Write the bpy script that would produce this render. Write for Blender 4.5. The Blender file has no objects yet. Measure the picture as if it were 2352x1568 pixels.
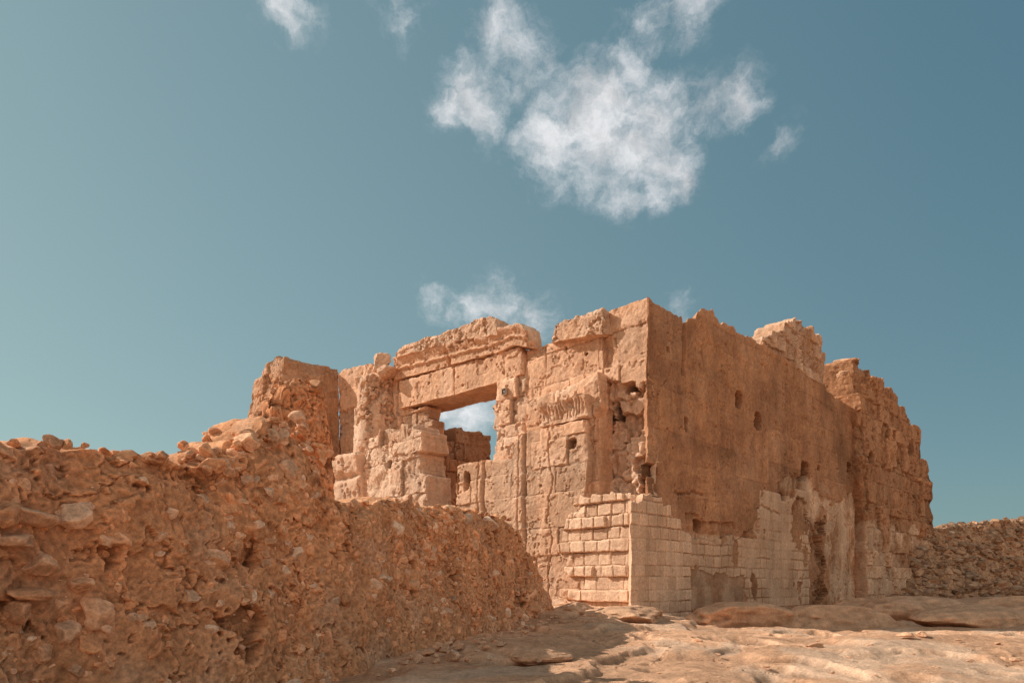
import bpy, math, numpy as np
from mathutils import Vector, Matrix, Euler
import bmesh
F=1531.0; CX=1176.0; HY=1340.0; EYE=0.9
R2=math.sqrt(.5)
rng=np.random.default_rng(11)
scene=bpy.context.scene
COL=scene.collection

# ------------------------------------------------------------ noise
_perm=np.random.default_rng(3).integers(0,1<<30,4096)
_val=np.random.default_rng(4).uniform(-1,1,4096)
def _h(i,j,k,s):
    a=_perm[(i+s*131)&4095]
    b=_perm[(a+j)&4095]
    return _val[_perm[(b+k)&4095]&4095]
def vn(P,seed=0):
    P=P+1000.0
    I=np.floor(P).astype(np.int64); f=P-I
    f=f*f*f*(f*(f*6-15)+10)
    x,y,z=I[:,0],I[:,1],I[:,2]; fx,fy,fz=f[:,0],f[:,1],f[:,2]
    def l(a,b,t): return a+(b-a)*t
    return l(l(l(_h(x,y,z,seed),_h(x+1,y,z,seed),fx),l(_h(x,y+1,z,seed),_h(x+1,y+1,z,seed),fx),fy),
             l(l(_h(x,y,z+1,seed),_h(x+1,y,z+1,seed),fx),l(_h(x,y+1,z+1,seed),_h(x+1,y+1,z+1,seed),fx),fy),fz)
def fbm(P,freq=1.0,oc=4,seed=0,gain=.5):
    r=np.zeros(len(P)); a=1.0; t=0
    for o in range(oc):
        r+=a*vn(P*freq,seed+o*7); t+=a; a*=gain; freq*=2.03
    return r/t
def ridge(P,freq=1.0,oc=4,seed=0):
    r=np.zeros(len(P)); a=1.0; t=0
    for o in range(oc):
        r+=a*(1-np.abs(vn(P*freq,seed+o*7))*2); t+=a; a*=.5; freq*=2.03
    return r/t
def sst(a,b,x):
    t=np.clip((x-a)/(b-a),0,1); return t*t*(3-2*t)
def hs(i,j,s=0):
    v=np.sin(i*127.1+j*311.7+s*74.7)*43758.5453
    return v-np.floor(v)
def cells(x,p,row,s,jit=.35):
    k=np.floor(x/p)
    pos=lambda q:(q+jit*(hs(q,row,s)-.5))*p
    k=np.where(x<pos(k),k-1,k); k=np.where(x>=pos(k+1),k+1,k)
    return k,np.minimum(x-pos(k),pos(k+1)-x)
def masonry(u,z,ch,bl,seed=0,jw=.016,jd=.02,amp=.015,warp=.02,jit=.35):
    Q=np.stack([u,z,u*0+seed],1)
    uw=u+warp*fbm(Q,2.2,3,seed); zw=z+warp*fbm(Q,2.0,3,seed+50)
    k,dz=cells(zw,ch,0,seed,jit)
    j,du=cells(uw+hs(k,3,seed)*bl,bl,k,seed+1,jit)
    dist=np.minimum(dz,du)
    j0=np.exp(-(dist/jw)**2)
    fill=sst(-.3,.3,fbm(Q,1.3,3,seed+9))
    b=hs(j,k,seed+5)-.5
    d=-jd*j0*(.2+.8*fill)+amp*b*2
    return d,b*2,j0*(.2+.8*fill),k
def pip(u,z,poly):
    ins=np.zeros(len(u),bool); n=len(poly)
    for i in range(n):
        x1,y1=poly[i]; x2,y2=poly[(i+1)%n]
        c=((y1>z)!=(y2>z))
        xx=(x2-x1)*(z-y1)/((y2-y1) if y2!=y1 else 1e-9)+x1
        ins^=(c&(u<xx))
    return ins
# ------------------------------------------------------------ mesh build
def mk(name,V,polys,attrs,mat,smooth=True,sharp=None,parent=None,recenter=False):
    loc=np.zeros(3)
    if recenter:
        loc=np.array([V[:,0].mean(),V[:,1].mean(),V[:,2].min()]); V=V-loc
    me=bpy.data.meshes.new(name)
    me.vertices.add(len(V)); me.vertices.foreach_set('co',V.astype(np.float32).ravel())
    lv=np.concatenate([p.ravel() for p in polys]); lt=np.concatenate([np.full(len(p),p.shape[1]) for p in polys])
    ls=np.concatenate([[0],np.cumsum(lt)[:-1]])
    me.loops.add(len(lv)); me.loops.foreach_set('vertex_index',lv.astype(np.int32))
    me.polygons.add(len(lt)); me.polygons.foreach_set('loop_start',ls.astype(np.int32)); me.polygons.foreach_set('loop_total',lt.astype(np.int32))
    me.update(calc_edges=True)
    me.polygons.foreach_set('use_smooth',np.full(len(lt),smooth))
    for k,v in attrs.items():
        a=me.attributes.new(k,'FLOAT','POINT'); a.data.foreach_set('value',v.astype(np.float32))
    if sharp: me.set_sharp_from_angle(angle=math.radians(sharp))
    me.materials.append(mat)
    ob=bpy.data.objects.new(name,me); COL.objects.link(ob); ob.location=loc
    if parent is not None:
        ob.parent=parent; ob.matrix_parent_inverse=Matrix.Translation(-Vector(parent.location))
    return ob
def boxparam(nu,nz,nt):
    qs=[]
    def enc(i,j,k): return (i*(nz+1)+j)*(nt+1)+k
    def face(A,B,f,flip):
        a,b=np.meshgrid(np.arange(A),np.arange(B),indexing='ij'); a=a.ravel(); b=b.ravel()
        q=np.stack([enc(*f(a,b)),enc(*f(a+1,b)),enc(*f(a+1,b+1)),enc(*f(a,b+1))],1)
        qs.append(q[:,::-1] if flip else q)
    face(nu,nz,lambda a,b:(a,b,a*0+nt),False)
    face(nu,nz,lambda a,b:(a,b,a*0),True)
    face(nz,nt,lambda a,b:(a*0+nu,a,b),False)
    face(nz,nt,lambda a,b:(a*0,a,b),True)
    face(nt,nu,lambda a,b:(b,a*0+nz,a),False)
    face(nt,nu,lambda a,b:(b,a*0,a),True)
    Q=np.concatenate(qs); un,inv=np.unique(Q.ravel(),return_inverse=True)
    k=un%(nt+1); r=un//(nt+1); j=r%(nz+1); i=r//(nz+1)
    return i/nu,j/nz,k/nt,inv.reshape(-1,4)
class Plane:
    def __init__(s,O,D,N): s.O=np.array(O,float); s.D=np.array(D,float); s.N=np.array(N,float)
    def uz(s,px,py,off=0):
        O=s.O+s.N*off; r=(px-CX)/F
        u=(r*O[1]-O[0])/(s.D[0]-r*s.D[1]); Y=O[1]+u*s.D[1]
        return u,EYE+(HY-py)*Y/F
PF=Plane((2.87,14),(-R2,R2),(-R2,-R2))
PS=Plane((2.87,14),(R2,R2),(R2,-R2))
def wallgeo(pl,off,top,bot,left=None,right=None,thick=1.0,res=.035,feat=None,rough=(.04,.025,.012),edge=.05,seed=0,rag=.03,lean=0.0,rest=None,mitre=False,flare=0):
    T=sorted([pl.uz(x,y,off) for x,y in top]); tu=np.array([t[0] for t in T]); tz=np.array([t[1] for t in T])
    u0,u1=tu[0],tu[-1]
    if isinstance(bot,(int,float)): bu=np.array([u0,u1]); bz=np.array([bot,bot],float)
    else:
        B=sorted([pl.uz(x,y,off) for x,y in bot]); bu=np.array([t[0] for t in B]); bz=np.array([t[1] for t in B])
    H=tz.max()-bz.min(); rest=rest or max(res*1.6,.05)
    nu=max(4,int((u1-u0)/res)); nz=max(4,int(H/res)); nt=max(3,int(thick/rest))
    a,b,c,Q=boxparam(nu,nz,nt)
    un=u0+(u1-u0)*a
    U3=np.stack([un,un*0+seed*3.1,un*0],1)
    zt=np.interp(un,tu,tz)+rag*fbm(U3,2.5,4,seed+3,.65); zb=np.interp(un,bu,bz)
    z=zb+(zt-zb)*b
    lo=np.full(len(z),u0); hi=np.full(len(z),u1)
    for e in (left,right):
        if e is None: continue
        E=sorted([pl.uz(x,y,off)[::-1] for x,y in e]); v=np.interp(z,[q[0] for q in E],[q[1] for q in E])
        if abs(v.mean()-u0)<abs(v.mean()-u1): lo=v
        else: hi=v
    n=off-thick*(1-c)
    if mitre: lo=lo+(off-n)
    u=lo+(hi-lo)*a
    r=edge*2.2
    eu=np.minimum(u-lo,hi-u); ez=zt-z; en=off-n
    cu=np.clip(1-eu/r,0,1); cz=np.clip(1-ez/r,0,1); cn=np.clip(1-en/r,0,1)
    cnt=np.clip(cu+cz+cn-1,0,2)
    P=np.stack([pl.O[0]+pl.D[0]*u+pl.N[0]*n,pl.O[1]+pl.D[1]*u+pl.N[1]*n,z],1)
    w=edge*(.25+1.6*np.clip(fbm(P,3,3,seed+77)+.2,0,1))
    sh=cnt*w
    if mitre: 
        isl=(u-lo<hi-u); su=np.where(isl,0,-1)
    else: su=np.where(u-lo<hi-u,1,-1)
    u=u+su*sh*(cu>0); z=z-sh*(cz>0); n=n-sh*(cn>0)*(0.35 if mitre else 1)
    tint=np.zeros(len(u)); pale=np.zeros(len(u)); grey=np.zeros(len(u))
    if feat is not None:
        d,tint,pale,grey=feat(u,z,P,a,b)
        n=n+d*c
    n=n-lean*(z-zb)*c+flare*np.exp(-(z-zb)/.35)*c
    P=np.stack([pl.O[0]+pl.D[0]*u+pl.N[0]*n,pl.O[1]+pl.D[1]*u+pl.N[1]*n,z],1)
    P0=P.copy()
    for i in range(3):
        k=1 if i<2 else .7
        P[:,i]+=k*(rough[0]*fbm(P0,1.1,2,seed+11*i)+rough[1]*fbm(P0,4.5,3,seed+31+11*i)+rough[2]*fbm(P0,16,2,seed+61+11*i,.8))
    if (pl.D[1]*pl.N[0]-pl.D[0]*pl.N[1])<0: Q=Q[:,::-1]
    return P,Q,dict(tint=tint,pale=pale,grey=grey)
def wall(name,pl,off,top,bot,mat,parent=None,sharp=24,**k):
    P,Q,A=wallgeo(pl,off,top,bot,**k)
    return mk(name,P,[Q],A,mat,True,sharp,parent)
def ico(sub):
    bm=bmesh.new(); bmesh.ops.create_icosphere(bm,subdivisions=sub,radius=1)
    V=np.array([v.co[:] for v in bm.verts]); Q=np.array([[v.index for v in f.verts] for f in bm.faces]); bm.free(); return V,Q
ICO={s:ico(s) for s in (2,3,4,5)}
def rockshape(sub,seed,cuts=9,rough=.16):
    V,Q=ICO[sub]; V=V.copy(); rg=np.random.default_rng(seed)
    for i in range(cuts):
        n=rg.normal(size=3); n/=np.linalg.norm(n); d=rg.uniform(.45,.85)
        t=V@n-d; V-=np.outer(np.clip(t,0,None),n)*.97
    off=rg.uniform(0,50,3)
    V*=(1+rough*fbm(V+off,1.6,3,seed%97))[:,None]
    V+=np.stack([.05*fbm(V+off,5,2,seed%89+i) for i in range(3)],1)
    return V,Q
def rockgeo(items,cuts=9):
    Vs=[];Qs=[];T=[];Pa=[];n=0
    cache={}
    for (c,r,B,t,p,sub,sd) in items:
        key=(sub,sd%160 if sub<4 else sd)
        if key not in cache: cache[key]=rockshape(sub,key[1],cuts)
        V,Q=cache[key]
        W=(V*np.array(r))@B+np.array(c)
        Vs.append(W);Qs.append(Q+n);n+=len(W);T.append(np.full(len(W),t));Pa.append(np.full(len(W),p))
    T=np.concatenate(T)
    return np.concatenate(Vs),np.concatenate(Qs),dict(tint=T,pale=np.concatenate(Pa),grey=T*0)
def rotz(a):
    c,s=math.cos(a),math.sin(a); return np.array([[c,s,0],[-s,c,0],[0,0,1]])
def rrot(rg,amt):
    return np.array(Euler((rg.normal()*amt,rg.normal()*amt,rg.normal()*amt)).to_matrix())

# ------------------------------------------------------------ materials
def stone_mat(name,cA,cB,cDark,cPale,bump=.6,stain=.5,grain=30,point=.5,greyc=(.46,.30,.20),streak=.42):
    m=bpy.data.materials.new(name); m.use_nodes=True; nt=m.node_tree; N=nt.nodes; L=nt.links
    N.clear(); out=N.new('ShaderNodeOutputMaterial'); bs=N.new('ShaderNodeBsdfPrincipled')
    bs.inputs['Roughness'].default_value=.95; bs.inputs['Specular IOR Level'].default_value=.12
    L.new(bs.outputs[0],out.inputs[0])
    geo=N.new('ShaderNodeNewGeometry')
    pos=geo.outputs['Position']
    def noise(sc,det,ro=.6,vec=pos,dist=0):
        n=N.new('ShaderNodeTexNoise'); n.inputs['Scale'].default_value=sc; n.inputs['Detail'].default_value=det
        n.inputs['Roughness'].default_value=ro; n.inputs['Distortion'].default_value=dist; L.new(vec,n.inputs['Vector']); return n.outputs['Fac']
    def mr(x,a,b,c,d):
        n=N.new('ShaderNodeMapRange'); L.new(x,n.inputs[0])
        for i,v in enumerate((a,b,c,d)): n.inputs[i+1].default_value=v
        return n.outputs[0]
    def mix(f,a,b,mode='MIX'):
        n=N.new('ShaderNodeMix'); n.data_type='RGBA'; n.blend_type=mode
        if isinstance(f,float): n.inputs[0].default_value=f
        else: L.new(f,n.inputs[0])
        for s,v in ((6,a),(7,b)):
            if isinstance(v,tuple): n.inputs[s].default_value=(*v,1)
            else: L.new(v,n.inputs[s])
        return n.outputs[2]
    def math_(op,a,b):
        n=N.new('ShaderNodeMath'); n.operation=op
        for i,v in enumerate((a,b)):
            if isinstance(v,(int,float)): n.inputs[i].default_value=v
            else: L.new(v,n.inputs[i])
        return n.outputs[0]
    def attr(nm):
        n=N.new('ShaderNodeAttribute'); n.attribute_name=nm; return n.outputs['Fac']
    def vscale(v):
        n=N.new('ShaderNodeVectorMath'); n.operation='MULTIPLY'; L.new(pos,n.inputs[0]); n.inputs[1].default_value=v; return n.outputs[0]
    c=mix(mr(noise(.55,4,.6),.35,.65,0,1),cA,cB)
    c=mix(mr(noise(2.6,6,.65,dist=.4),.48,.72,0,stain),c,cDark)
    med=noise(9,6,.7); fine=noise(grain,4,.75)
    c=mix(attr('pale'),c,mix(mr(med,.35,.7,0,.75),cPale,tuple(x*.72 for x in cPale)))
    c=mix(attr('grey'),c,greyc)
    g=mr(noise(1.0,4,.6,vec=vscale((3.2,3.2,.45))),.4,.75,1.06,1-streak*stain)
    g=math_('MULTIPLY',g,mr(fine,.3,.7,.74,1.26)); g=math_('MULTIPLY',g,mr(med,.3,.7,.80,1.18))
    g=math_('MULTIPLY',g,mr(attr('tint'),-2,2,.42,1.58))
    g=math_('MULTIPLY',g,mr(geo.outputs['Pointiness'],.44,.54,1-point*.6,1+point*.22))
    v=N.new('ShaderNodeVectorMath'); v.operation='SCALE'; L.new(c,v.inputs[0]); L.new(g,v.inputs['Scale'])
    L.new(v.outputs[0],bs.inputs['Base Color'])
    h=math_('ADD',noise(8,8,.75),math_('MULTIPLY',noise(48,3,.7),.26))
    b=N.new('ShaderNodeBump'); b.inputs['Strength'].default_value=bump; b.inputs['Distance'].default_value=.07
    L.new(h,b.inputs['Height']); L.new(b.outputs[0],bs.inputs['Normal'])
    return m
M_fac=stone_mat('facade_limestone',(.72,.425,.27),(.66,.37,.225),(.52,.275,.16),(.82,.58,.425),bump=.6,stain=.55)
M_side=stone_mat('plastered_stone',(.53,.265,.14),(.46,.22,.115),(.34,.155,.08),(.80,.51,.335),bump=.6,stain=.85,streak=.22)
M_pier=stone_mat('pier_stone',(.60,.32,.18),(.53,.27,.15),(.40,.19,.10),(.80,.54,.38),bump=.6,stain=.7)
M_brick=stone_mat('pale_block_stone',(.78,.49,.32),(.73,.45,.29),(.60,.35,.215),(.82,.55,.38),bump=.45,stain=.45)
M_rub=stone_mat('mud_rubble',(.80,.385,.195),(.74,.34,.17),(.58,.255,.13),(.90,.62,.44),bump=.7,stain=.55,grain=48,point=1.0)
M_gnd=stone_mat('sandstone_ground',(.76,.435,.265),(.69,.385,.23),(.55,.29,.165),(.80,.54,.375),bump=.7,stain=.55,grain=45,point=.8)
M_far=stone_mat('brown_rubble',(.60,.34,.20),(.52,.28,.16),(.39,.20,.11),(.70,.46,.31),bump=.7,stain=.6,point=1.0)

# ------------------------------------------------------------ ground
cp=[]
def gp(px,py,Y,w=1): cp.append(((px-CX)*Y/F,Y,EYE+(HY-py)*Y/F))
for a in [(1280,1402,12.3),(1300,1374,15.4),(1400,1382,14.2),(1450,1398,13.3),(1590,1428,15.1),(1720,1402,17.3),(1860,1392,19.6),(1990,1392,23),
          (2350,1372,26),(2160,1380,23.5),(2600,1372,26),(2350,1460,9),(2050,1468,8.8),(1800,1480,8.4),(1560,1484,8.6),(2700,1457,9),(1400,1428,10.5),(1480,1430,11),
          (1000,1482,8.6),(700,1562,6.4),(1150,1440,10.3),(1250,1480,8.6),(1176,1568,6),(1500,1568,6),(1900,1568,6),(2350,1568,6),(2800,1568,6),
          (1500,1520,7.2),(1250,1530,6.8),(1900,1440,14),(2200,1440,13),(2500,1420,14),(1700,1440,13)]: gp(*a)
cp+=[(6,11.2,-.08),(9,11.5,-.08),(3.5,11,.03),(-6,12,.5),(-10,8,.5),(-8,20,.6),(0,22,.6),(10,40,.6),(-20,30,.6),(30,30,.5),(25,10,.2),(0,2,-.25),(4,1,-.25),(-4,0,-.2),(10,0,-.2),(0,-15,-.4),(-30,-5,0),(30,-10,0),(5,20,.6)]
cp=np.array(cp)
def gz0(X,Y):
    s=np.zeros(X.shape); w=np.zeros(X.shape)
    for x,y,z in cp:
        q=1/(((X-x)**2+(Y-y)**2)+.25)**1.6; s+=q*z; w+=q
    return s/w
def gz(X,Y,detail=True):
    X=np.atleast_1d(np.asarray(X,float)); Y=np.atleast_1d(np.asarray(Y,float))
    z=gz0(X,Y); P=np.stack([X,Y,X*0],1)
    z=z+.09*fbm(P,.55,3,5)+.05*fbm(P,1.3,3,8)
    if detail:
        Pw=P+.5*np.stack([fbm(P,.8,5,21,.55),fbm(P,.8,5,22,.55),X*0],1)
        st=.13; q=(z+.24*fbm(Pw,.42,4,23))/st; k=np.floor(q); t=q-k
        zt=(k+sst(.66,.96,t))*st-.24*fbm(Pw,.42,4,23)
        z=z*.3+zt*.7+.013*fbm(P,4,5,12,.6)+.008*fbm(P,18,3,14)
        cr=np.abs(fbm(Pw,.6,3,40)); z-=.03*np.exp(-(cr/.007)**2)
    return z
def axis(lo,hi,d,far,g=1.12):
    c=list(np.arange(lo,hi,d)); s=d; x=hi
    while x<far: c.append(x); s*=g; x+=s
    s=d; x=lo-d; pre=[]
    while x>-far: pre.append(x); s*=g; x-=s
    return np.array(pre[::-1]+c)
xs=axis(-3.2,11,.026,900); ys=axis(4.6,15.5,.026,900)
XX,YY=np.meshgrid(xs,ys,indexing='ij'); nx,ny=XX.shape
Xf,Yf=XX.ravel(),YY.ravel(); Z=gz(Xf,Yf)
ii,jj=np.meshgrid(np.arange(nx-1),np.arange(ny-1),indexing='ij'); ii=ii.ravel(); jj=jj.ravel()
Q=np.stack([ii*ny+jj,(ii+1)*ny+jj,(ii+1)*ny+jj+1,ii*ny+jj+1],1)
PP=np.stack([Xf,Yf,Z],1)
g=mk('ground',PP,[Q],dict(tint=1.1*fbm(PP*[1,1,0],.9,4,90),pale=np.clip(fbm(PP*[1,1,0],1.2,4,91)*2,0,.7),grey=Z*0),M_gnd,True,30)
g['kind']='structure'

# ------------------------------------------------------------ temple
def empty(name,loc,label,cat):
    e=bpy.data.objects.new(name,None); COL.objects.link(e); e.location=loc; e.empty_display_size=.5
    e['label']=label; e['category']=cat; return e
T=empty('ruined_temple',(0,19,.5),'roofless ruined sandstone temple with broken doorway and crumbling walls','ruined temple')
def poly(pl,off,pts): return [pl.uz(x,y,off) for x,y in pts]
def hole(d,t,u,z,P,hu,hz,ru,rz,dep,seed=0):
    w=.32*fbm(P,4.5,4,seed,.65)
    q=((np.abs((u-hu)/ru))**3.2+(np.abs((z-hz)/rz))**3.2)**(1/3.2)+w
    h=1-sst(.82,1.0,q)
    return d-dep*h,t-1.7*h  # recess plus painted shade: tint is darkened inside the hole
def holes(pl,off,lst):
    return [(*pl.uz(x,y,off),rx,rz,dp) for x,y,rx,rz,dp in lst]
def std(ch,bl,seed,hl=(),er=.03,jd=.022,amp=.012,extra=None,palek=0.0,jit=.35):
    def f(u,z,P,a,b):
        d,t,j,k=masonry(u,z,ch,bl,seed,jd=jd,amp=amp,jit=jit)
        e=fbm(P,1.6,4,seed+4)
        d=d-er*np.clip(e,0,1)*2.2-.5*er*np.clip(ridge(P,5,3,seed+8),0,1)*sst(-.1,.3,e)
        sp=sst(.18,.21,fbm(P,2.3,5,seed+14,.6)); d=d-er*1.1*sp
        cr=np.abs(fbm(P,.7,5,seed+15,.6)); cm=sst(0,.25,fbm(P,.5,2,seed+25)); d=d-.03*np.exp(-(cr/.005)**2)*cm
        pn=vn(P*7.5,seed+70); d=d-.05*sst(.84,.94,pn)
        t=t*.5+.3*fbm(P,2,3,seed+2)-.22*j-.3*np.exp(-(cr/.007)**2)*cm
        pale=np.clip(palek+.7*fbm(P,1.1,4,seed+6)+.15*sp,0,1); grey=np.zeros(len(u))
        if extra: d,t,pale,grey=extra(u,z,P,d,t,pale,grey)
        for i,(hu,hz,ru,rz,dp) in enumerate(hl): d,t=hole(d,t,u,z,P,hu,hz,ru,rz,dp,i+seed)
        return d,t,pale,grey
    return f
zoneA=poly(PF,0,[(1378,865),(1440,885),(1510,870),(1510,1135),(1385,1135),(1375,1000)])
zoneA2=poly(PF,0,[(1385,770),(1412,775),(1416,840),(1385,845)])
def exA(u,z,P,d,t,pale,grey):
    uw=u+.12*fbm(P,2,3,200); zw=z+.12*fbm(P,2,3,201)
    m=pip(uw,zw,zoneA)
    lum=ridge(P,1.5,4,205); st=sst(.0,.05,fbm(P,1.7,5,209,.6))
    dd,tt,j,k=masonry(u,z,.55,.7,33,jw=.03,jd=.07,amp=.15,warp=.40,jit=.9)
    d=np.where(m,-.14+dd+.08*lum-.18*st-.08*np.clip(ridge(P,3.5,3,207),0,1),d); t=np.where(m,tt*.3+.15-.4*j,t); pale=np.where(m,np.clip(.45+tt*.2,0,1),pale)
    m2=pip(uw,zw,zoneA2); d=np.where(m2,-.12+.12*lum,d)
    return d,t,pale,grey
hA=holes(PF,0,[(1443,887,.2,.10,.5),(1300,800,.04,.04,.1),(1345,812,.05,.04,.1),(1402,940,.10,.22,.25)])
wall('facade_wall',PF,0,[(1203,803),(1260,786),(1384,766),(1388,716),(1440,700),(1489,680)],0.2,M_fac,T,thick=1.1,res=.026,seed=1,mitre=True,
     feat=std(.80,1.4,2,hA,er=.022,extra=exA,jd=.022,amp=.032),edge=.035,rag=.04,rough=(.02,.012,.012))
wall('coping_block',PF,.22,[(1259,750),(1275,738),(1320,720),(1384,714),(1391,722)],[(1259,786),(1391,764)],M_fac,T,thick=1.1,res=.028,seed=12,
     feat=std(3,5,5,er=.05,palek=.25),edge=.06,rough=(.07,.05,.02),rag=.08)
wall('facade_step',PF,.2,[(1207,918),(1280,892),(1340,868),(1376,850)],0.3,M_fac,T,thick=.5,res=.028,seed=3,
     feat=std(.8,1.4,14,holes(PF,.2,[(1225,1000,.1,.1,.15)]),er=.03,jd=.022,amp=.03),edge=.03,rough=(.02,.012,.012))
def flut(u,z,P,a,b):
    d=.15*b**2.2+.013*np.cos(u*2*math.pi/.10)*sst(.12,.2,b)*(1-sst(.8,.86,b))
    e=fbm(P,2.5,4,55); d=d-.11*sst(.12,.45,e)
    return d,.4*e,np.clip(.3+e,0,1),u*0
wall('fluted_cornice',PF,.44,[(1236,938),(1290,920),(1352,903)],[(1226,984),(1350,957)],M_fac,T,thick=.45,res=.018,seed=8,feat=flut,edge=.05,rough=(.05,.04,.012),rag=.09)
st1=PF.uz(1197,1080,.45)[0]; st2=PF.uz(1103,1100,.45)[0]
def exB(u,z,P,d,t,pale,grey):
    for s0,zt in ((st1,4.6),(st2,4.2)):
        q=np.abs(u-s0)+.02*fbm(P,3,3,9)
        d=d+np.where(z<zt,.045*np.exp(-(q/.07)**4)-.05*np.exp(-((q-.12)/.03)**2),0)
    grey=np.clip(sst(5.2,2.8,z)*.35+.4*fbm(P,1.2,3,17),0,.5)
    cr=np.abs(u-PF.uz(1262,1050,.45)[0]-.12*fbm(np.stack([z,z*0,z*0],1),2.5,3,3)); d=d-np.where(z<4.9,.05*np.exp(-(cr/.02)**2),0)
    return d,t,pale,grey
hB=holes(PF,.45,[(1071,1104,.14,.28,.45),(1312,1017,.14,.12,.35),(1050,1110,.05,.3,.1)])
wall('facing_wall',PF,.45,[(1046,1070),(1060,1064),(1112,1056),(1172,1052),(1178,1012),(1212,988),(1280,974),(1345,960)],0.3,M_fac,T,
     right=[(1345,960),(1347,1050),(1340,1130),(1330,1200),(1330,1380)],thick=.45,res=.026,seed=4,feat=std(.72,1.35,21,hB,er=.02,extra=exB,jd=.02,amp=.024),edge=.03,rag=.04,rough=(.02,.012,.012))
wall('facing_return',PF,.34,[(1330,884),(1352,866),(1371,850)],0.3,M_fac,T,thick=.34,res=.028,seed=41,feat=std(.8,1.1,22,(),er=.05,jd=.04,amp=.05),edge=.05,rag=.04,rough=(.03,.03,.015),
     right=[(1371,850),(1376,930),(1362,965),(1366,1010),(1350,1060),(1348,1380)],left=[(1330,884),(1330,1380)])
def jb(seed,**k): return std(.55,.7,seed,(),er=.04,jd=.04,amp=.07,palek=.15,jit=.8,**k)
wall('door_jamb',PF,.12,[(1138,872),(1165,866),(1204,857)],0.4,M_fac,T,left=[(1138,870),(1140,925),(1128,930),(1130,985),(1140,990),(1138,1040),(1134,1044),(1136,1380)],
     right=[(1206,857),(1208,1380)],thick=1.0,res=.028,seed=6,feat=jb(31),edge=.04,rough=(.025,.02,.015))
L1=dict(res=.028,edge=.03)
wall('lintel',PF,.10,[(915,873),(975,857),(1041,839)],[(920,937),(1041,905)],M_fac,T,seed=7,thick=1.15,feat=std(5,9,41,holes(PF,.1,[(985,880,.04,.04,.1)]),er=.025),rough=(.025,.02,.012),**L1)
wall('lintel',PF,.13,[(1043,838),(1120,816),(1190,796),(1198,812)],[(1043,905),(1135,880),(1200,858)],M_fac,T,seed=9,thick=1.15,feat=std(5,9,43,er=.03),rough=(.025,.02,.012),**L1)
def cav(seed):
    def f(u,z,P,a,b):
        e=fbm(P,1.8,4,seed); r=np.exp(-((b-.42)/.08)**2)*.07
        d=.13*sst(.45,1,b)+r-.05*np.clip(e,0,1)-.04*sst(.2,.25,fbm(P,2.6,5,seed+1,.6))
        return d-.05*sst(.74,.86,vn(P*6,seed)),.4*e,np.clip(.25*sst(.8,1,b)+.5*e,0,1),u*0
    return f
wall('cornice_block',PF,.10,[(905,822),(960,808),(1027,790)],[(913,871),(1027,841)],M_fac,T,seed=17,thick=1.1,feat=cav(61),rough=(.03,.025,.015),**L1)
wall('cornice_block',PF,.20,[(1029,790),(1110,772),(1140,764),(1150,756),(1172,745),(1203,746),(1214,756),(1218,775)],[(1029,838),(1150,806),(1180,792),(1218,796)],M_fac,T,seed=19,feat=cav(63),thick=.42,res=.026,edge=.05,rough=(.03,.03,.015))
wall('coping_slab',PF,.30,[(905,804),(940,788),(1000,768),(1043,752)],[(905,822),(1000,793),(1043,786)],M_fac,T,seed=23,
     feat=std(4,7,45,er=.05,palek=.35),thick=.9,res=.026,edge=.03,rough=(.03,.03,.02),rag=.07)
wall('coping_slab',PF,.34,[(1040,752),(1075,738),(1092,728),(1118,722),(1136,730),(1142,748)],[(1040,784),(1070,776),(1142,768)],M_fac,T,seed=24,
     feat=std(4,7,46,er=.05,palek=.25),thick=.5,res=.026,edge=.04,rough=(.04,.04,.02),rag=.08)
# left jamb: stacked broken blocks
wall('door_jamb',PF,.0,[(914,935),(950,937),(976,928)],0.4,M_fac,T,right=[(976,930),(972,958),(984,962),(982,1000),(972,1004),(974,1060),(986,1064),(986,1140),(988,1380)],left=[(914,935),(914,1380)],thick=.60,res=.026,seed=26,
     feat=std(.45,.8,37,(),er=.035,jd=.05,amp=.09,palek=.15,jit=.8),edge=.03,rough=(.025,.02,.015))
wall('facade_wall',PF,0,[(772,850),(800,843),(850,834),(872,846),(912,842)],0.4,M_fac,T,thick=1.0,res=.04,seed=27,feat=std(.75,1.5,47,er=.04,palek=.1,amp=.03),edge=.05,rag=.1)
wall('facade_block',PF,.95,[(826,1046),(838,1044),(840,1006),(866,998),(868,986),(905,984),(908,976),(944,974),(946,984),(962,986)],0.4,M_fac,T,thick=.95,res=.026,seed=28,
     left=[(834,1010),(830,1060),(822,1064),(822,1130),(834,1134),(836,1380)],right=[(964,984),(966,1034),(956,1038),(958,1086),(972,1090),(978,1380)],feat=std(.85,1.3,49,holes(PF,.95,[(893,1065,.12,.12,.15)]),er=.05,palek=.5,jd=.035,amp=.10,jit=.9),edge=.04,rough=(.04,.035,.018),rag=.08)
wall('facade_block',PF,.42,[(908,990),(930,982),(950,988),(990,1020)],0.4,M_fac,T,thick=.42,res=.028,seed=128,
     left=[(908,990),(908,1380)],right=[(966,1000),(974,1040),(984,1046),(980,1110),(992,1116),(992,1380)],feat=std(.55,.9,149,(),er=.05,palek=.3,jd=.05,amp=.10,jit=.9),edge=.04,rough=(.04,.03,.018),rag=.08)
wall('moulded_base',PF,1.15,[(766,1050),(800,1040),(824,1034)],0.4,M_fac,T,thick=1.1,res=.035,seed=29,feat=lambda u,z,P,a,b:(.12*sst(.8,1,b)-.1*np.exp(-((b-.84)/.02)**2)+.05*fbm(P,3,3,2)-.05*sst(.1,.14,fbm(P,2,5,4,.6)),.3*fbm(P,2,3,1),u*0+.5,u*0),edge=.05,rough=(.04,.03,.015))
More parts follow.
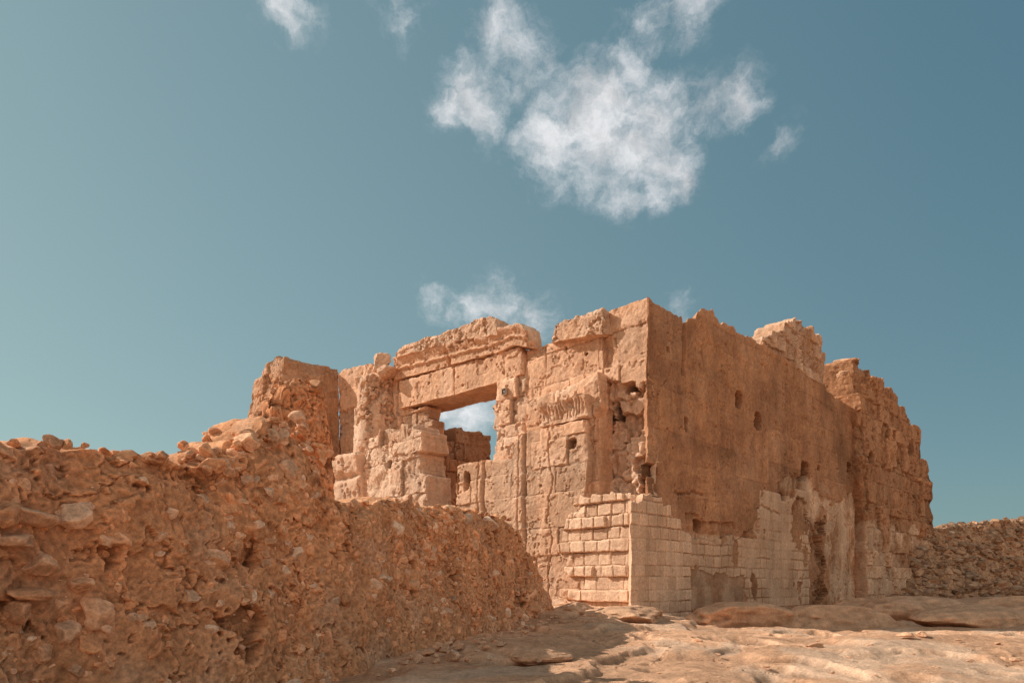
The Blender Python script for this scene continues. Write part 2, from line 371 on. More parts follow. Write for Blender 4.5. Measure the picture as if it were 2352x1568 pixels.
def column(name,px,pyb,pyt,off,rad,seed,dome=.25):
    u,zt=PF.uz(px,pyt,off); zb=.4
    c=PF.O+PF.D*u+PF.N*off; nA=120; nZ=int((zt-zb)/.028)
    th=np.linspace(0,2*np.pi,nA,endpoint=False); pr=[]
    for i in range(nZ+1): pr.append((1.0,zb+(zt-zb)*i/nZ))
    for i in range(1,9):
        a=i/8*math.pi/2; pr.append((max(math.cos(a),.001),zt+dome*rad*math.sin(a)))
    pr=np.array(pr); R,TH=np.meshgrid(pr[:,0]*rad,th,indexing='ij'); ZZ=np.repeat(pr[:,1],nA)
    V=np.stack([c[0]+R.ravel()*np.cos(TH.ravel()),c[1]+R.ravel()*np.sin(TH.ravel()),ZZ],1)
    e=fbm(V,1.3,4,seed); e2=ridge(V,2.2,3,seed+9); sp=sst(.05,.09,fbm(V,1.5,5,seed+19,.6)); sp2=sst(.2,.24,fbm(V,2.6,5,seed+29,.6))
    k=(1+.10*e-.04*np.clip(e2,0,1)-.12*sp-.08*sp2+.03*fbm(V,9,3,seed+1)-.02*np.exp(-(np.mod(ZZ-zt+.25+.1*e,1.6)/.02)**2))
    V[:,0]=c[0]+(V[:,0]-c[0])*k; V[:,1]=c[1]+(V[:,1]-c[1])*k; V[:,2]+=.16*fbm(V,2.4,4,seed+3)
    n=len(pr); a,b=np.meshgrid(np.arange(n-1),np.arange(nA),indexing='ij'); a=a.ravel();b=b.ravel();b2=(b+1)%nA
    Q=np.stack([a*nA+b,a*nA+b2,(a+1)*nA+b2,(a+1)*nA+b],1)
    return mk(name,V,[Q],dict(tint=.4*e-.2*sp,pale=np.clip(.45+e,0,1),grey=e*0),M_fac,True,22,T)
column('column',868,1000,880,.12,.72,5)
def blk(name,pl,px,py,off,r,seed,mat,parent,tint=0,pale=.3,sub=5):
    u,z=pl.uz(px,py,off); c=pl.O+pl.D*u+pl.N*off
    B=np.array([[pl.D[0],pl.D[1],0],[pl.N[0],pl.N[1],0],[0,0,1]])
    V,Qq,A=rockgeo([((c[0],c[1],z),r,B,tint,pale,sub,seed)])
    return mk(name,V,[Qq],A,mat,True,30,parent)
blk('capital_stone',PF,876,838,.25,(.42,.4,.36),5,M_fac,T,.2,.5)
blk('capital_stone',PF,893,856,.3,(.3,.4,.22),9,M_fac,T,.0,.3)
wall('pier',PF,2.04,[(583,900),(587,880),(603,838),(624,815),(646,815)],0.4,M_pier,T,thick=2.04,res=.035,rest=.04,seed=35,right=[(646,815),(652,1100),(652,1380)],left=[(585,880),(572,960),(568,1380)],
     feat=std(.6,1.1,52,holes(PF,2.04,[(600,957,.3,.16,.6),(613,868,.12,.16,.25)]),er=.05,jd=.06,amp=.08,palek=.1),edge=.05,rough=(.05,.04,.02),rag=.10)
oI=np.array([(1000-CX)*21.2/F,21.2]); PI_=Plane(oI,(R2,R2),(R2,-R2))
wall('inner_wall',PI_,0,[(992,962),(1006,962),(1007,978),(1020,980),(1022,1010),(1046,1012),(1048,980),(1066,978),(1068,986),(1110,988),(1112,998),(1130,1000)],0.5,M_side,T,thick=.8,res=.032,seed=36,feat=std(.5,.9,57,er=.05,jd=.05,amp=.08),edge=.03,rough=(.02,.02,.02),rag=.06)
wall('inner_wall',PF,-2.6,[(1018,1012),(1024,996),(1048,994),(1052,1008)],0.5,M_fac,T,thick=.5,res=.04,seed=37,feat=std(.5,.9,58,er=.05),edge=.04,rough=(.02,.02,.02),rag=.08)
# ---- side wall
bz1=poly(PS,0,[(1745,1128),(1800,1140),(1860,1120),(1860,1400),(1712,1400),(1712,1320),(1740,1240)])
bz2=poly(PS,0,[(1575,1225),(1650,1232),(1700,1240),(1745,1222),(1745,1330),(1590,1318)])
gz1=poly(PS,0,[(1585,1312),(1712,1322),(1716,1400),(1585,1400)])
cav1=poly(PS,0,[(1864,1225),(1880,1190),(1904,1200),(1892,1250),(1902,1290),(1906,1350),(1892,1400),(1878,1400),(1870,1350),(1878,1300),(1866,1260)])
plast=poly(PS,0,[(1890,1330),(1900,1250),(1890,1160),(1940,1130),(1985,1110),(1995,1400),(1890,1400)])
low=poly(PS,0,[(1575,1180),(1640,1195),(1720,1215),(1745,1190),(1745,1230),(1640,1240),(1575,1232)])
plast2=poly(PS,0,[(1780,1112),(1860,1090),(1890,1140),(1880,1200),(1800,1160)])
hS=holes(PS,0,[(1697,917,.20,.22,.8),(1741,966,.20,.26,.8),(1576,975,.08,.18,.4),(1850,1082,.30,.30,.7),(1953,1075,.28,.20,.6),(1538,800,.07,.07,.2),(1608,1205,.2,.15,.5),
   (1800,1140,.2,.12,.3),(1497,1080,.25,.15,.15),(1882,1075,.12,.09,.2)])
def exS(u,z,P,d,t,pale,grey):
    W=np.stack([u,z,u*0],1)
    uw=u+.13*fbm(W,2.2,3,300); zw=z+.13*fbm(W,2.2,3,301)
    db,tb,jb_,kb=masonry(u,z,.262,.36,77,jw=.017,jd=.024,amp=.004,warp=.004,jit=.08)
    kq=np.floor(z/.262)*.262+.13
    m=pip(u+.5*(hs(np.floor(z/.262),7)-.5)*.36,kq,bz1)|pip(u+.3*(hs(np.floor(z/.262),8)-.5)*.36,kq,bz2)
    ero=sst(.15,.3,fbm(P,1.3,5,401,.6)); m=m&(ero<.5)
    d=np.where(m,.012+db,d); t=np.where(m,tb*.3+.3*fbm(W,1.2,3,402),t*.8); pale=np.where(m,np.clip(.92-.75*jb_+.5*fbm(W,1.5,4,403),0,1),pale*.4)
    gm=pip(uw,zw,gz1); grey=np.where(gm,.2,0.0); d=np.where(gm,-.02+.02*fbm(P,3,3,8),d); pale=np.where(gm,np.clip(.35+1.2*fbm(P,2,4,9),0,.7),pale)
    l=pip(uw,zw,low); d=np.where(l,-.10+.08*ridge(P,2.5,4,31),d)
    p=pip(u+.5*fbm(W,1.6,4,320,.6),z+.5*fbm(W,1.6,4,321,.6),plast)|pip(u+.4*fbm(W,2,4,320,.6),z+.4*fbm(W,2,4,321,.6),plast2); p=p&(~m); fr=fbm(P*[1,1,.7],1.8,5,33,.6)
    pale=np.where(p,np.clip(.5+3.0*fr,0,1),pale); d=np.where(p,-.07+.14*fr-.05*sst(.1,.15,fr),d)
    c=pip(u+.6*fbm(W,1.8,5,310,.65),z+.5*fbm(W,1.8,5,311,.65),cav1); d=np.where(c,-.26+.36*fbm(P,2.5,5,36,.6),d); t=np.where(c,-.7+fbm(P,2,4,37),t); pale=np.where(c,np.clip(2*fr,0,.5),pale)  # cavity shade is also painted in, as a darker tint
    cn=sst(-.1,.2,fbm(np.stack([u,u*0,u*0],1),1.1,3,67))
    cr=np.abs(z-2.95-.34*fbm(np.stack([u,u*0,u*0],1),.9,5,66,.6)); d=d-np.where((u>1)&(u<6.5),.06*cn*np.exp(-(cr/.03)**2),0)
    q=u-PS.uz(1574,800)[0]; d=d-np.where(z>5.6,.10*np.exp(-(q/.07)**4),0)
    t=t-.8*sst(.05,.5,fbm(W,.7,4,71))*(~m)+.5*sst(.1,.4,fbm(W*[1,1.5,1],.9,5,72,.6))*(~m)
    return d,t,np.clip(pale,0,1),grey
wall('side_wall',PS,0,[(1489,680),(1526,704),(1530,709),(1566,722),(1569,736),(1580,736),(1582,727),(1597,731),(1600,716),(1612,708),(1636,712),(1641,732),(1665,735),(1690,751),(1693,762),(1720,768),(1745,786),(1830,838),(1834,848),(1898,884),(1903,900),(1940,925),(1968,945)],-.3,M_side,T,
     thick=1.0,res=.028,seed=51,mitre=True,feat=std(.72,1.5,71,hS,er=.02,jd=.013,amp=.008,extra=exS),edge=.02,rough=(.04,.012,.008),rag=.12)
wall('side_parapet',PS,-.02,[(1752,776),(1770,774),(1772,762),(1800,760),(1803,742),(1822,738),(1824,732),(1846,733),(1849,748),(1866,750),(1869,764),(1884,766),(1887,806),(1895,808),(1899,850)],[(1752,796),(1899,890)],M_pier,T,thick=.9,res=.026,rest=.03,seed=52,
     feat=std(.42,.9,73,er=.05,palek=.35,jd=.04,amp=.06,jit=.7),edge=.025,rough=(.04,.045,.02),rag=.14)
def exS2(u,z,P,d,t,pale,grey):
    W=np.stack([u,z*.5,u*0],1)
    d=d-.06*np.clip(ridge(W,1.2,4,84),0,1)+.04
    pale=np.where(z<3.0+.6*fbm(P,1,3,88),np.clip(.7+1.8*fbm(P,1.1,4,83),0,1),pale*.4); return d,t,pale,grey
wall('end_wall',PS,.25,[(1962,822),(1972,826),(1974,848),(1996,850),(1998,866),(2028,868),(2030,884),(2048,890),(2050,900),(2062,902),(2064,930),(2080,934),(2083,966),(2110,980),(2113,1050),(2134,1058),(2138,1110),(2144,1215)],0,M_side,T,
     thick=1.1,res=.034,rest=.04,seed=54,left=[(1962,822),(1968,900),(1975,980),(1978,1100),(1990,1200),(1995,1400)],
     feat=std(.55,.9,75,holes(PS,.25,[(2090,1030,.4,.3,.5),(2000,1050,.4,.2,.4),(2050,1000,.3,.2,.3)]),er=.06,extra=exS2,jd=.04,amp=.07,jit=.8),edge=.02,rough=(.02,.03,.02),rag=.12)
blk('capping_stone',PS,1943,838,-.25,(.55,.6,.22),23,M_pier,T,.4,.5)
blk('capping_stone',PS,1938,868,-.2,(.4,.6,.25),29,M_pier,T,.2,.3)
wall('rear_wall',PF,-13.5,[(900,1120),(1300,1080),(1700,1030),(1960,1000)],0.3,M_side,T,thick=1,res=.12,seed=91,feat=std(.7,1.4,92,er=.05),edge=.1,rag=.2)
# ---- repaired block corner
def exK(rows):
    def f(u,z,P,a,b):
        d,t,j,k=masonry(u,z,.262,.36,77,jw=.016,jd=.04 if rows else .035,amp=.010,warp=.006,jit=.15)
        if rows:
            hk=np.mod(k,2); gap=hs(np.floor(u/.36+hs(k,5)),k,4)
            d=d+np.where(hk==0,.045,-.03)+.02*(hs(k,9)-.5)
            d=d-np.where((gap>.84)&(hk==0),.07,0)-.06*sst(.05,.4,fbm(P,1.5,3,7))*sst(.5,.9,a)
            d=np.where(a<.02,np.minimum(d,.015),d)
            t=t-.2*(hk!=0)
        return d,t*.4+.35*fbm(P,1.4,3,8)-.5*j,np.clip(.4+.3*t-.9*j,0,1),u*0
    return f
wall('repair_block_wall',PF,.50,[(1308,1158),(1322,1156),(1326,1142),(1352,1146),(1356,1136),(1400,1134),(1404,1128),(1447,1132)],-.1,M_brick,T,left=[(1314,1140),(1308,1180),(1302,1182),(1300,1214),(1290,1218),(1288,1244),(1282,1250),(1284,1278),(1298,1284),(1294,1310),(1304,1316),(1298,1420)],
     thick=.56,res=.018,seed=61,mitre=True,feat=exK(True),edge=.016,rough=(.02,.010,.006),rag=.08)
wall('repair_block_wall',PF,.26,[(1238,1254),(1262,1252),(1264,1222),(1288,1220),(1290,1186),(1330,1165)],-.1,M_brick,T,left=[(1262,1200),(1240,1250),(1246,1290),(1270,1330),(1290,1420)],
     thick=.3,res=.022,seed=63,feat=std(.262,.38,64,er=.02,jd=.045,amp=.03,palek=.3),edge=.025,rough=(.03,.015,.01),rag=.05)
wall('repair_block_wall',PS,.045,[(1450,1150),(1474,1150),(1476,1132),(1522,1136),(1524,1158),(1540,1160),(1542,1184),(1563,1188),(1565,1214),(1588,1222)],-.3,M_brick,T,
     thick=.5,res=.018,seed=62,mitre=True,feat=exK(False),edge=.016,rough=(.012,.008,.006),rag=.12)
def plaque():
    u,z=PF.uz(1162,900,.16); me=bpy.data.meshes.new('plaque'); c=PF.O+PF.D*u+PF.N*.19
    bm=bmesh.new()
    def bx(hu,hz,n0,n1,cu=0,cz=0,mi=0):
        vs=[bm.verts.new((c[0]+PF.D[0]*(cu+a*hu)+PF.N[0]*n,c[1]+PF.D[1]*(cu+a*hu)+PF.N[1]*n,z+cz+b*hz)) for n in (n0,n1) for a,b in ((-1,-1),(1,-1),(1,1),(-1,1))]
        for f in ((0,1,2,3),(7,6,5,4),(0,4,5,1),(1,5,6,2),(2,6,7,3),(3,7,4,0)):
            bm.faces.new([vs[i] for i in f]).material_index=mi
    bx(.07,.07,-.05,.03)
    for a in (-1,1): bx(.010,.084,-.05,.045,a*.075,0,1)
    for a in (-1,1): bx(.064,.010,-.05,.045,0,a*.075,1)
    bx(.012,.03,.03,.036,0,0,2)
    bm.to_mesh(me); bm.free()
    for nm,cc in (('plaque_dark',(.05,.04,.035)),('plaque_frame',(.33,.22,.15)),('plaque_mark',(.5,.45,.4))):
        m=stone_mat(nm,cc,cc,cc,cc,bump=.1,stain=.2); me.materials.append(m)
    ob=bpy.data.objects.new('plaque',me); COL.objects.link(ob); ob.parent=T; ob.matrix_parent_inverse=Matrix.Translation(-Vector(T.location)); ob['label']='small square dark number plaque on door jamb'
plaque()

# ------------------------------------------------------------ rubble walls
def rubble(name,pl,off,top,bot,mat,label,cat,thick=.9,res=.02,nst=700,rs=(.03,.13),seed=0,lean=.08,rough=(.12,.07,.025),ntop=60,flush=(.1,.7),nbig=0,topk=.8,clump=True,flat=1,elong=1,extra_items=(),pw=1.0,rag=.07,**kw):
    rg=np.random.default_rng(seed+500)
    def f(u,z,P,a,b):
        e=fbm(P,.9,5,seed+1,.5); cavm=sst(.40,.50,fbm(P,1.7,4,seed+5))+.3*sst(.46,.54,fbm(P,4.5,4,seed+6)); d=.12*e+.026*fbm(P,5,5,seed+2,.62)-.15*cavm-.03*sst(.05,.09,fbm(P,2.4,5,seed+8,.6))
        return d,.6*fbm(P,1.2,4,seed+3)-.6*cavm,np.clip(.8*fbm(P,1.6,4,seed+4)-.1,0,.45),u*0  # pits carry painted crevice shade through lowered tint
    P,Q,A=wallgeo(pl,off,top,bot,thick=thick,res=res,feat=f,rough=rough,seed=seed,lean=lean,edge=.09,rag=rag,**kw)
    Tt=sorted([pl.uz(x,y,off) for x,y in top]); tu=[t[0] for t in Tt]; tz=[t[1] for t in Tt]
    z0=bot if isinstance(bot,(int,float)) else 0
    items=list(extra_items)
    nrm=P[:,:2]-pl.O; nn=nrm@pl.N
    zt=np.interp((P[:,:2]-pl.O)@pl.D,tu,tz)
    front=np.where((nn>off-lean*(P[:,2]-z0)-.28)&(P[:,2]<zt-.02)&(P[:,2]>z0+.05))[0]
    cl=fbm(P[front],.8,3,seed+9); wgt=(np.clip(cl+.35,.15,1)**1.1 if clump else np.ones(len(front))); wgt/=wgt.sum()
    B0=np.array([[pl.D[0],pl.D[1],0],[pl.N[0],pl.N[1],0],[0,0,1]])
    for q,i in enumerate(rg.choice(front,nst,p=wgt)):
        s=rs[0]*(rs[1]/rs[0])**(rg.random()**pw)
        if q<nbig: s=rs[1]*rg.uniform(1.0,1.7)
        r=(s*rg.uniform(.8,1.5)*elong,s*rg.uniform(.6,.95),s*rg.uniform(.6,1.15)*flat)
        c=P[i]-np.array([pl.N[0],pl.N[1],0])*r[1]*rg.uniform(*flush)
        t=rg.normal()*.55+.25; p=float(np.clip(rg.normal()*.4+.15,0,.95))
        items.append((c,r,rrot(rg,.4 if flat==1 else .12)@B0,float(np.clip(t,-1.2,1.4)),p,3 if s<.045 else 4,int(rg.integers(1e6))))
    for k in range(ntop):
        u=rg.uniform(tu[0],tu[-1]); n=off-lean*(np.interp(u,tu,tz)-z0)-rg.uniform(-.03,.9)*min(thick,.8)
        s=rs[1]*topk*rg.uniform(.3,1.1); z=np.interp(u,tu,tz)-s*rg.uniform(-.1,.3)
        c=(pl.O[0]+pl.D[0]*u+pl.N[0]*n,pl.O[1]+pl.D[1]*u+pl.N[1]*n,z)
        items.append((c,(s*rg.uniform(.9,1.4),s*rg.uniform(.7,1),s*rg.uniform(.5,.85)),rrot(rg,.3)@B0,float(rg.normal()*.3),float(rg.uniform(0,.3)),4,int(rg.integers(1e6))))
    V2,Q2,A2=rockgeo(items)
    V=np.concatenate([P,V2]); AA={k:np.concatenate([A[k],A2[k]]) for k in A}
    ob=mk(name,V,[Q,Q2+len(P)],AA,mat,True,28,None,True)
    ob['label']=label; ob['category']=cat; return ob
dW=np.array([-.428,-.904]); dW/=np.linalg.norm(dW); PW=Plane((.85,12.5),dW,(-dW[1],dW[0]))
BW=np.array([[PW.D[0],PW.D[1],0],[PW.N[0],PW.N[1],0],[0,0,1]]); big=[]
for i,(px,py,rx,rz,t,p,dep) in enumerate([(100,1180,.17,.07,.3,.5,.07),(200,1182,.13,.09,.6,.6,.08),(60,1240,.12,.06,.2,.4,.07),(120,1290,.12,.09,.4,.5,.06),(90,1365,.17,.045,.1,.1,.09),(250,1420,.17,.16,.3,.3,.03),
     (160,1450,.09,.09,.5,.5,.07),(60,1410,.08,.09,.2,.3,.06),(425,1175,.05,.06,.9,.9,.03),(640,1245,.11,.09,.1,.1,.04),(690,1000,.1,.1,.5,.6,.05),(560,1185,.09,.08,.2,.3,.03),(520,1285,.15,.1,.3,.5,.02),(740,1300,.16,.12,.3,.5,.03),
     (1070,1420,.16,.11,.2,.3,.06),(930,1300,.14,.12,.2,.3,.03),(400,1370,.18,.15,.2,.1,.01),(300,1240,.1,.07,.3,.3,.04),(210,1340,.08,.07,.4,.3,.06),(30,1180,.12,.1,-.1,.1,.06),(650,1380,.1,.1,.5,.6,.03),(770,1440,.15,.1,.4,.6,.02),(500,1500,.13,.1,.1,.2,.04)]):
    u,z=PW.uz(px,py,-.05); n=-.05-.10*(z+.25)+dep-.05; c=(PW.O[0]+PW.D[0]*u+PW.N[0]*n,PW.O[1]+PW.D[1]*u+PW.N[1]*n,z)
    big.append((c,(rx,.12,rz),rrot(rng,.12)@BW,t,p,4,900+i))
# rubble crest climbing towards the stump
for i in range(70):
    px=rng.uniform(470,770); py=np.interp(px,[470,530,590,640,665,705,745,770],[1046,1036,1004,975,955,962,1015,1090])+rng.uniform(-8,60)
    u,z=PW.uz(px,py,-.2); s=rng.uniform(.03,.10); n=-.10*(z+.25)-rng.uniform(-.02,.35); c=(PW.O[0]+PW.D[0]*u+PW.N[0]*n,PW.O[1]+PW.D[1]*u+PW.N[1]*n,z)
    big.append((c,(s*1.3,s,s*.8),rrot(rng,.5)@BW,float(rng.normal()*.4+.2),float(rng.uniform(0,.6)),4,1300+i))
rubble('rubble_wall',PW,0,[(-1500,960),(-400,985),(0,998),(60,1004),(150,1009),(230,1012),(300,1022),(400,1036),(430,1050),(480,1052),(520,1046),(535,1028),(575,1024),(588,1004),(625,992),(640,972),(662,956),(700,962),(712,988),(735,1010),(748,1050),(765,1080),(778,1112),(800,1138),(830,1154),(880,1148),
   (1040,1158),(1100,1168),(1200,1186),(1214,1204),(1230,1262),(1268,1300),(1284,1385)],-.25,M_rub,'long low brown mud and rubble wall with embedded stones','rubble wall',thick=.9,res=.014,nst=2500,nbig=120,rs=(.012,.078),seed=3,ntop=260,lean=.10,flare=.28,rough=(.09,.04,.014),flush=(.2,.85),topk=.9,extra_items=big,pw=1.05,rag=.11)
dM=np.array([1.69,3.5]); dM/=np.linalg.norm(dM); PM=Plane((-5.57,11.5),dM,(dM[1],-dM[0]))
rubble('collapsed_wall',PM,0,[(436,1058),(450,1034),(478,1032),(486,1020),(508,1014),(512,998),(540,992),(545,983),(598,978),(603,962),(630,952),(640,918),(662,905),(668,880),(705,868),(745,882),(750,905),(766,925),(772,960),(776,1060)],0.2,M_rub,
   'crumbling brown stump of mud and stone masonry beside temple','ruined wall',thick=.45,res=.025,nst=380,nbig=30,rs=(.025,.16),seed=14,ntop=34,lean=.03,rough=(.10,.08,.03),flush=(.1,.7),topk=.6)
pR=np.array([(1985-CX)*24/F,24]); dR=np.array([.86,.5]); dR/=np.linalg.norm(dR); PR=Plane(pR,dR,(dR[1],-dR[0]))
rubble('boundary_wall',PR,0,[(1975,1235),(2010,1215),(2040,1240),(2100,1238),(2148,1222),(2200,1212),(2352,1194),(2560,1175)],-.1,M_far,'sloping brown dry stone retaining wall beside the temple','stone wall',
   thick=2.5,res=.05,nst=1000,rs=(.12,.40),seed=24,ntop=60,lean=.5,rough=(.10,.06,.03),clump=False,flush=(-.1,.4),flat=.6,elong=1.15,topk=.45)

# ------------------------------------------------------------ loose rocks & slabs
def place(name,px,Y,r,seed,label,cat,mat,grp=None,sink=.35,ang=0,tint=0,pale=.2,sub=4,cuts=9):
    X=(px-CX)*Y/F; z=float(gz([X],[Y],False)[0])
    V,Qq,A=rockgeo([((X,Y,z+r[2]*(1-2*sink)),r,rotz(ang),tint,pale,sub,seed)],cuts)
    ob=mk(name,V,[Qq],A,mat,True,35,None,True); ob['label']=label; ob['category']=cat
    if grp: ob['group']=grp
    return ob
rg=np.random.default_rng(77)
LR=[(1042,7.35,.095,.7),(1072,7.2,.055,.3),(1122,7.3,.045,.6),(1020,8.0,.07,.2),(1003,8.1,.085,.1),(1148,8.2,.05,.5),(1160,8.3,.035,.4),(1140,8.5,.04,.2),(1030,8.2,.06,.4),(1050,8.1,.075,.2),
      (1240,7.0,.03,.6),(1262,7.9,.035,.3),(1095,7.8,.035,.5),(985,7.7,.06,.1),(1005,7.4,.04,.4),(960,7.3,.05,.5),(930,7.1,.04,.3),(1020,7.7,.05,.3)]
for k in range(60):
    Y=rg.uniform(6.4,11.5); X=.85-.473*(12.5-Y)+.40+abs(rg.normal())*.35; LR.append((CX+X*F/Y,Y,rg.uniform(.012,.05),rg.uniform(0,.6)))
for i,(px,Y,s,pal) in enumerate(LR):
    place('rock',px,Y,(s*1.2,s,s*.75),100+i,'small angular sandstone rock lying on bare ground','rock',M_gnd,'loose rocks on the ground',.25,rg.uniform(0,3),rg.normal()*.3,pal)
FR=[(2080,8.7,.07),(2120,8.8,.08),(1868,8.6,.1),(2240,9.2,.06),(2230,7.2,.04),(2330,7.3,.05),(1600,8.8,.06),(2000,8.2,.03),(1760,7.0,.03),(2150,6.8,.03),(1650,7.8,.03),(1950,7.2,.025),(2290,8.2,.035)]
for k in range(30):
    Y=rg.uniform(6.2,10); FR.append((rg.uniform(1380,2350),Y,rg.uniform(.01,.03)))
for i,(px,Y,s) in enumerate(FR):
    place('rock',px,Y,(s*1.6,s,s*.5),300+i,'flat weathered rock on bare sandstone','rock',M_gnd,'loose rocks on the ground',.35,rg.uniform(0,3),rg.normal()*.3,.1)
for i,(px,Y,r,a) in enumerate([(1705,13.8,(1.2,.9,.42),.35),(1915,14.4,(1.3,.9,.44),.2),(2090,16.0,(1.3,.9,.40),.1),(2225,14.0,(1.4,.8,.40),.15),(2360,15.5,(1.5,.9,.40),0),(1440,12.2,(.9,.6,.22),-.2),
      (1330,12.6,(.5,.4,.18),.2),(1990,19.5,(.9,.5,.25),.1),(1245,7.3,(.34,.25,.10),.2)]):
    place('rock_slab',px,Y,r,300+i,'broad rounded sandstone slab embedded in the ground','rock',M_gnd,'worn rock slabs',.45,a,.0,.1,5,3)

# ------------------------------------------------------------ light
Sh=np.array([-.975,.22]); Sh/=np.linalg.norm(Sh); EL=math.radians(37)
S=Vector((Sh[0]*math.cos(EL),Sh[1]*math.cos(EL),math.sin(EL)))
sl=bpy.data.lights.new('sun','SUN'); sl.energy=5.0; sl.angle=math.radians(.5); sl.color=(1,.93,.83)
so=bpy.data.objects.new('sun',sl); COL.objects.link(so); so.rotation_euler=S.to_track_quat('Z','Y').to_euler()
w=bpy.data.worlds.new('World'); scene.world=w; w.use_nodes=True; nt=w.node_tree; N=nt.nodes; L=nt.links; N.clear()
out=N.new('ShaderNodeOutputWorld'); bg=N.new('ShaderNodeBackground'); L.new(bg.outputs[0],out.inputs[0]); STR=.15; bg.inputs[1].default_value=STR
sky=N.new('ShaderNodeTexSky'); sky.sky_type='NISHITA'; sky.sun_disc=False; sky.sun_elevation=EL; sky.sun_rotation=math.atan2(Sh[0],Sh[1])
sky.air_density=1.0; sky.dust_density=1.0; sky.ozone_density=1.5
tc=N.new('ShaderNodeTexCoord'); D=tc.outputs['Generated']
def wm(op,a,b,c=None):
    n=N.new('ShaderNodeMath'); n.operation=op
    for i,v in enumerate((a,b,c)):
        if v is None: continue
        if isinstance(v,(int,float)): n.inputs[i].default_value=v
        else: L.new(v,n.inputs[i])
    return n.outputs[0]
def wv(op,a,b):
    n=N.new('ShaderNodeVectorMath'); n.operation=op
    for i,v in enumerate((a,b)):
        if isinstance(v,tuple): n.inputs[i].default_value=v
        else: L.new(v,n.inputs[i])
    return n
def wn(sc,det,ro,vec):
    n=N.new('ShaderNodeTexNoise'); n.inputs['Scale'].default_value=sc; n.inputs['Detail'].default_value=det; n.inputs['Roughness'].default_value=ro; L.new(vec,n.inputs['Vector']); return n
nz=wn(16,5,.65,D); off=wv('SUBTRACT',nz.outputs['Color'],(.5,.5,.5)); sc_=wv('MULTIPLY',off.outputs[0],(.05,.05,.05)); DW=wv('ADD',D,sc_.outputs[0]).outputs[0]
blobs=[(1385,290,130,1.05),(1275,325,105,.95),(1475,315,115,1.0),(1530,375,85,.92),(1500,430,65,.82),(1430,455,50,.7),(1570,410,50,.7),(1340,235,50,.75),(1200,325,50,.65),
 (1160,45,95,.70),(1210,125,85,.74),(1110,50,60,.55),(1060,172,55,.62),(1115,248,75,.8),(1035,245,50,.6),(1190,222,50,.55),
 (1455,150,80,.80),(1485,50,85,.60),(1570,12,85,.64),(1400,150,45,.45),(1620,245,65,.68),(1705,222,65,.68),(1785,320,55,.42),(1750,225,50,.45),
 (650,35,65,.62),(705,10,55,.66),(600,35,45,.5),(625,105,30,.45),(925,12,65,.5),(1160,708,75,.70),(1225,730,65,.66),(1095,716,60,.62),(1045,722,50,.5),(1000,690,45,.55),(1570,700,50,.42),(1070,945,90,.85),(1010,950,60,.7)]
mask=None
for x,y,r,wgt in blobs:
    v=Vector(((x-CX)/F,1,(HY-y)/F)); l=v.length; v.normalize()
    d=wv('DISTANCE',DW,tuple(v)).outputs['Value']
    m=N.new('ShaderNodeMapRange'); m.interpolation_type='LINEAR'; L.new(d,m.inputs[0]); m.inputs[1].default_value=0; m.inputs[2].default_value=1.6*r/F/l; m.inputs[3].default_value=min(1.35,wgt*1.22); m.inputs[4].default_value=0
    mask=m.outputs[0] if mask is None else wm('MAXIMUM',mask,m.outputs[0])
DS=wv('MULTIPLY',DW,(1,1,1.35)).outputs[0]
n1=wn(19,10,.66,DS).outputs['Fac']
dens=wm('ADD',mask,wm('MULTIPLY',wm('SUBTRACT',n1,.5),2.2))
mm=N.new('ShaderNodeMapRange'); mm.interpolation_type='SMOOTHSTEP'; L.new(dens,mm.inputs[0]); mm.inputs[1].default_value=.12; mm.inputs[2].default_value=1.42
gate=wm('MINIMUM',wm('MULTIPLY',mask,2.0),1)
cl=wm('MULTIPLY',wm('MULTIPLY',mm.outputs[0],gate),1.0)
n2=wn(16,6,.6,DS).outputs['Fac']
cs=N.new('ShaderNodeMapRange'); L.new(n2,cs.inputs[0]); cs.inputs[1].default_value=.34; cs.inputs[2].default_value=.54; cs.inputs[3].default_value=.62/STR; cs.inputs[4].default_value=.86/STR
cc=N.new('ShaderNodeCombineColor'); L.new(cs.outputs[0],cc.inputs[0]); L.new(cs.outputs[0],cc.inputs[1]); L.new(wm('MULTIPLY',cs.outputs[0],1.02),cc.inputs[2])
vg=wv('DOT_PRODUCT',D,tuple(Vector((-.80,.25,-.62)).normalized())).outputs['Value']
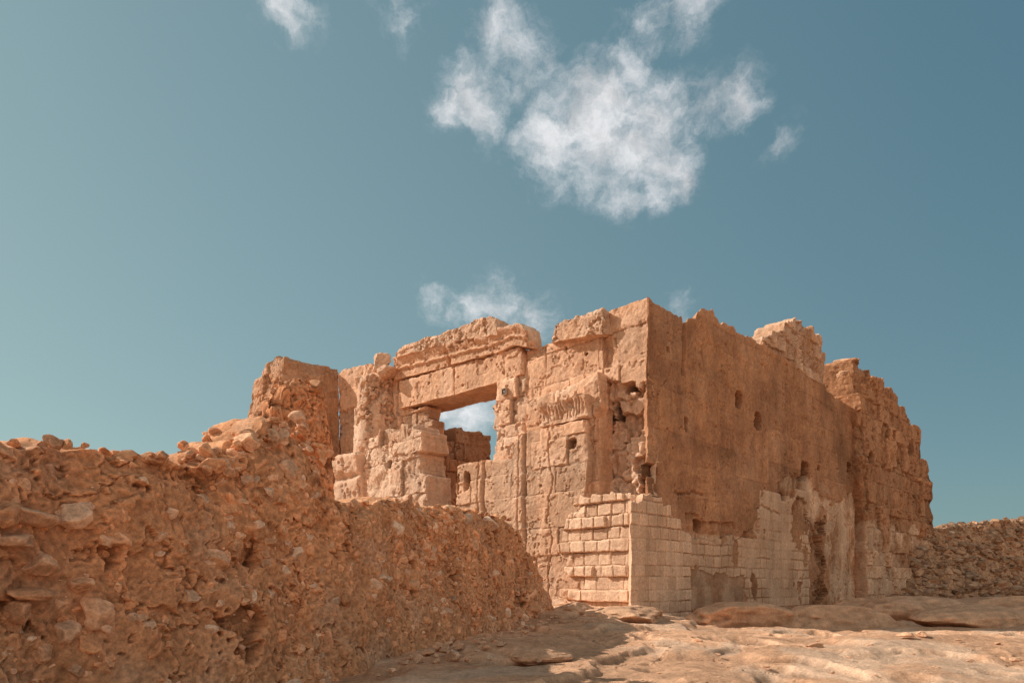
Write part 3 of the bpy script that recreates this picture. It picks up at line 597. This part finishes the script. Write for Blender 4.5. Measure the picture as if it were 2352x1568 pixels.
gm_=N.new('ShaderNodeMapRange'); L.new(vg,gm_.inputs[0]); gm_.inputs[1].default_value=-.62; gm_.inputs[2].default_value=.62
hz=N.new('ShaderNodeMix'); hz.data_type='RGBA'; L.new(gm_.outputs[0],hz.inputs[0]); hz.inputs[6].default_value=(.082/STR,.188/STR,.258/STR,1); hz.inputs[7].default_value=(.28/STR,.41/STR,.43/STR,1)
tint=N.new('ShaderNodeMix'); tint.data_type='RGBA'; tint.blend_type='MULTIPLY'; tint.inputs[0].default_value=1; L.new(sky.outputs[0],tint.inputs[6]); tint.inputs[7].default_value=(.9,.95,.70,1)
sm=N.new('ShaderNodeMix'); sm.data_type='RGBA'; sm.inputs[0].default_value=.78; L.new(tint.outputs[2],sm.inputs[6]); L.new(hz.outputs[2],sm.inputs[7])
sx=N.new('ShaderNodeSeparateXYZ'); L.new(D,sx.inputs[0])
hb=N.new('ShaderNodeMapRange'); hb.interpolation_type='SMOOTHSTEP'; L.new(sx.outputs[1],hb.inputs[0]); hb.inputs[1].default_value=.15; hb.inputs[2].default_value=-.55; hb.inputs[3].default_value=0; hb.inputs[4].default_value=.66
dh=N.new('ShaderNodeMix'); dh.data_type='RGBA'; L.new(hb.outputs[0],dh.inputs[0]); L.new(sm.outputs[2],dh.inputs[6]); dh.inputs[7].default_value=(.80/STR,.74/STR,.63/STR,1)  # bright warm haze added behind the camera to fill shaded faces
mx=N.new('ShaderNodeMix'); mx.data_type='RGBA'; L.new(cl,mx.inputs[0]); L.new(dh.outputs[2],mx.inputs[6]); L.new(cc.outputs[0],mx.inputs[7]); L.new(mx.outputs[2],bg.inputs[0])

# ------------------------------------------------------------ camera
cam=bpy.data.cameras.new('camera'); co=bpy.data.objects.new('camera',cam); COL.objects.link(co)
co.location=(0,0,EYE); co.rotation_euler=(math.pi/2,0,0); cam.sensor_width=36; cam.lens=36*F/2352; cam.shift_y=(HY-784)/2352; cam.clip_end=5000; cam.clip_start=.05
scene.camera=co
scene.view_settings.view_transform='Standard'; scene.view_settings.look='None'; scene.view_settings.exposure=0
print('done')
